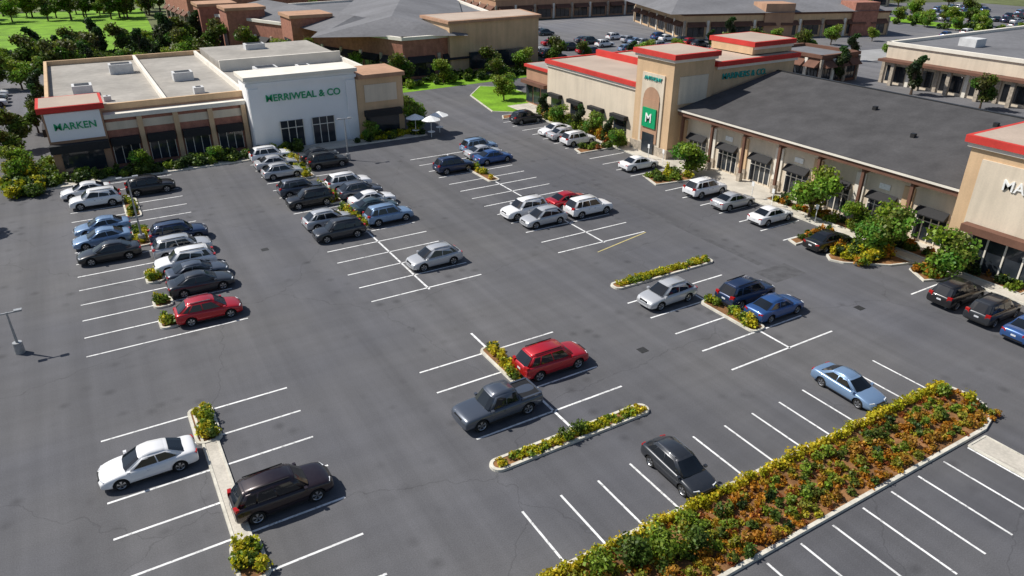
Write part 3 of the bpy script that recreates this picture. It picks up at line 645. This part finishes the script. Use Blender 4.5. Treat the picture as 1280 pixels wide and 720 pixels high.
lot(88,128,128,150,9.5,p=.7); lot(96,112,160,182,10,p=.5); lot(100,118,62,80,9,p=.5); lot(190,208,60,110,9,p=.5); lot(225,262,90,150,12,p=.5); lot(-24,-8,104,150,5.6,p=.6); lot(88,94,40,80,10,p=.35)
for i in range(9): 
    if random.random()<.8: car(-12.5,93+i*5.5,random.choice(ks),random.choice(cs),90)
def inpoly(x,y):
    return (25<x<100 and 120<y<208) or (108<x<172 and 185<y<243) or (88<x<204 and 115<y<190) or (183<x<270 and 160<y<235) or (26<x<88 and 222<y<265)
for _ in range(190):
    x=random.uniform(-80,330);y=random.uniform(150,330)
    if inpoly(x,y) or (-60<x<24 and 188<y<262 and random.random()<.8): continue
    tree(x,y,random.choice([0,1,1,2]),random.uniform(.8,1.4))
for _ in range(55):   # tree belts
    tree(random.uniform(-45,24),random.uniform(150,186),random.choice([0,1,1,2,3]),random.uniform(.7,1.15))
for _ in range(45):
    tree(random.uniform(-70,24),random.uniform(258,285),random.choice([0,1,1,2]),random.uniform(1,1.6))
for _ in range(30):
    tree(random.uniform(204,224),random.uniform(60,155),random.choice([0,1,3]),random.uniform(.7,1.1))
for x,y in ((97,118),(103,120),(110,118),(118,112),(126,110),(104,95),(108,88),(96,90),(120,118),(130,100),(140,98),(150,96),(117,82),(92,125),(126,125),(134,128),(144,122),(156,116),(168,112),(-26,150),(-30,165),(-12,152),(-6,165),(-26,120),(-27,128),(-7.5,108),(-7,116),(-7.5,124),(-6,134),(2,136),(12,138),(22,137),(118,72),(118,60),(118,50)): tree(x+random.uniform(-1.5,1.5),y+random.uniform(-1.5,1.5),random.choice([0,1,1,2]),random.uniform(.6,1.0))
for x,y in ((-15.5,72),(-16,66),(-14.5,79)): tree(x,y,1,1.0)
def lamp(x,y,h=7.5):
    bm=bmesh.new()
    bmesh.ops.create_cone(bm,cap_ends=True,segments=14,radius1=.3,radius2=.28,depth=.8,matrix=Matrix.Translation((x,y,.4)))
    bmesh.ops.create_cone(bm,cap_ends=True,segments=10,radius1=.09,radius2=.055,depth=h-.8,matrix=Matrix.Translation((x,y,.8+(h-.8)/2)))
    bm_box(bm,x-.5,x+.5,y-.04,y+.04,h-.1,h-.02)
    bm_box(bm,x-.85,x-.4,y-.15,y+.15,h-.06,h+.06); bm_box(bm,x+.4,x+.85,y-.15,y+.15,h-.06,h+.06)
    finish(bm,'street_lamp',[M['metal']])
for x,y,h in ((1.6,67,6),(25.6,82,5),(-7.4,51.0,3.0)): lamp(x,y,h)
for y in (41.2,46.4,49,62.6,65.2):
    bm=bmesh.new(); bm_box(bm,56.55,56.6,y-1.33,y-1.28,.1,1.9); bm_box(bm,56.52,56.545,y-1.46,y-1.15,1.45,1.9); finish(bm,'parking_sign',[M['signw']])

# ------------------------------------------------------------ light, sky, camera
w=bpy.data.worlds.new('World'); scn.world=w; w.use_nodes=True
sk=w.node_tree.nodes.new('ShaderNodeTexSky'); sk.sky_type='NISHITA'; sk.sun_disc=False
d=Vector((.72,-.70,0)).normalized(); el=math.radians(49)
sk.sun_elevation=el; sk.sun_rotation=math.atan2(-d.x,-d.y)
bg=w.node_tree.nodes['Background']; w.node_tree.links.new(sk.outputs[0],bg.inputs[0]); bg.inputs[1].default_value=.085
sl=bpy.data.lights.new('sun','SUN'); sl.energy=5.0; sl.angle=math.radians(.5); sl.color=(1,.955,.88)
so=bpy.data.objects.new('sun',sl); col.objects.link(so); so.location=(-60,60,80)
so.rotation_euler=Vector((d.x*math.cos(el),d.y*math.cos(el),-math.sin(el))).to_track_quat('-Z','Y').to_euler()
cd=bpy.data.cameras.new('camera'); cd.lens=36*897/1280; cd.sensor_width=36; cd.clip_end=4000
co=bpy.data.objects.new('camera',cd); col.objects.link(co); co.location=(0,0,25)
co.rotation_euler=(math.pi/2-math.atan2(452,897),0,-math.atan2(592,1004.5)); scn.camera=co
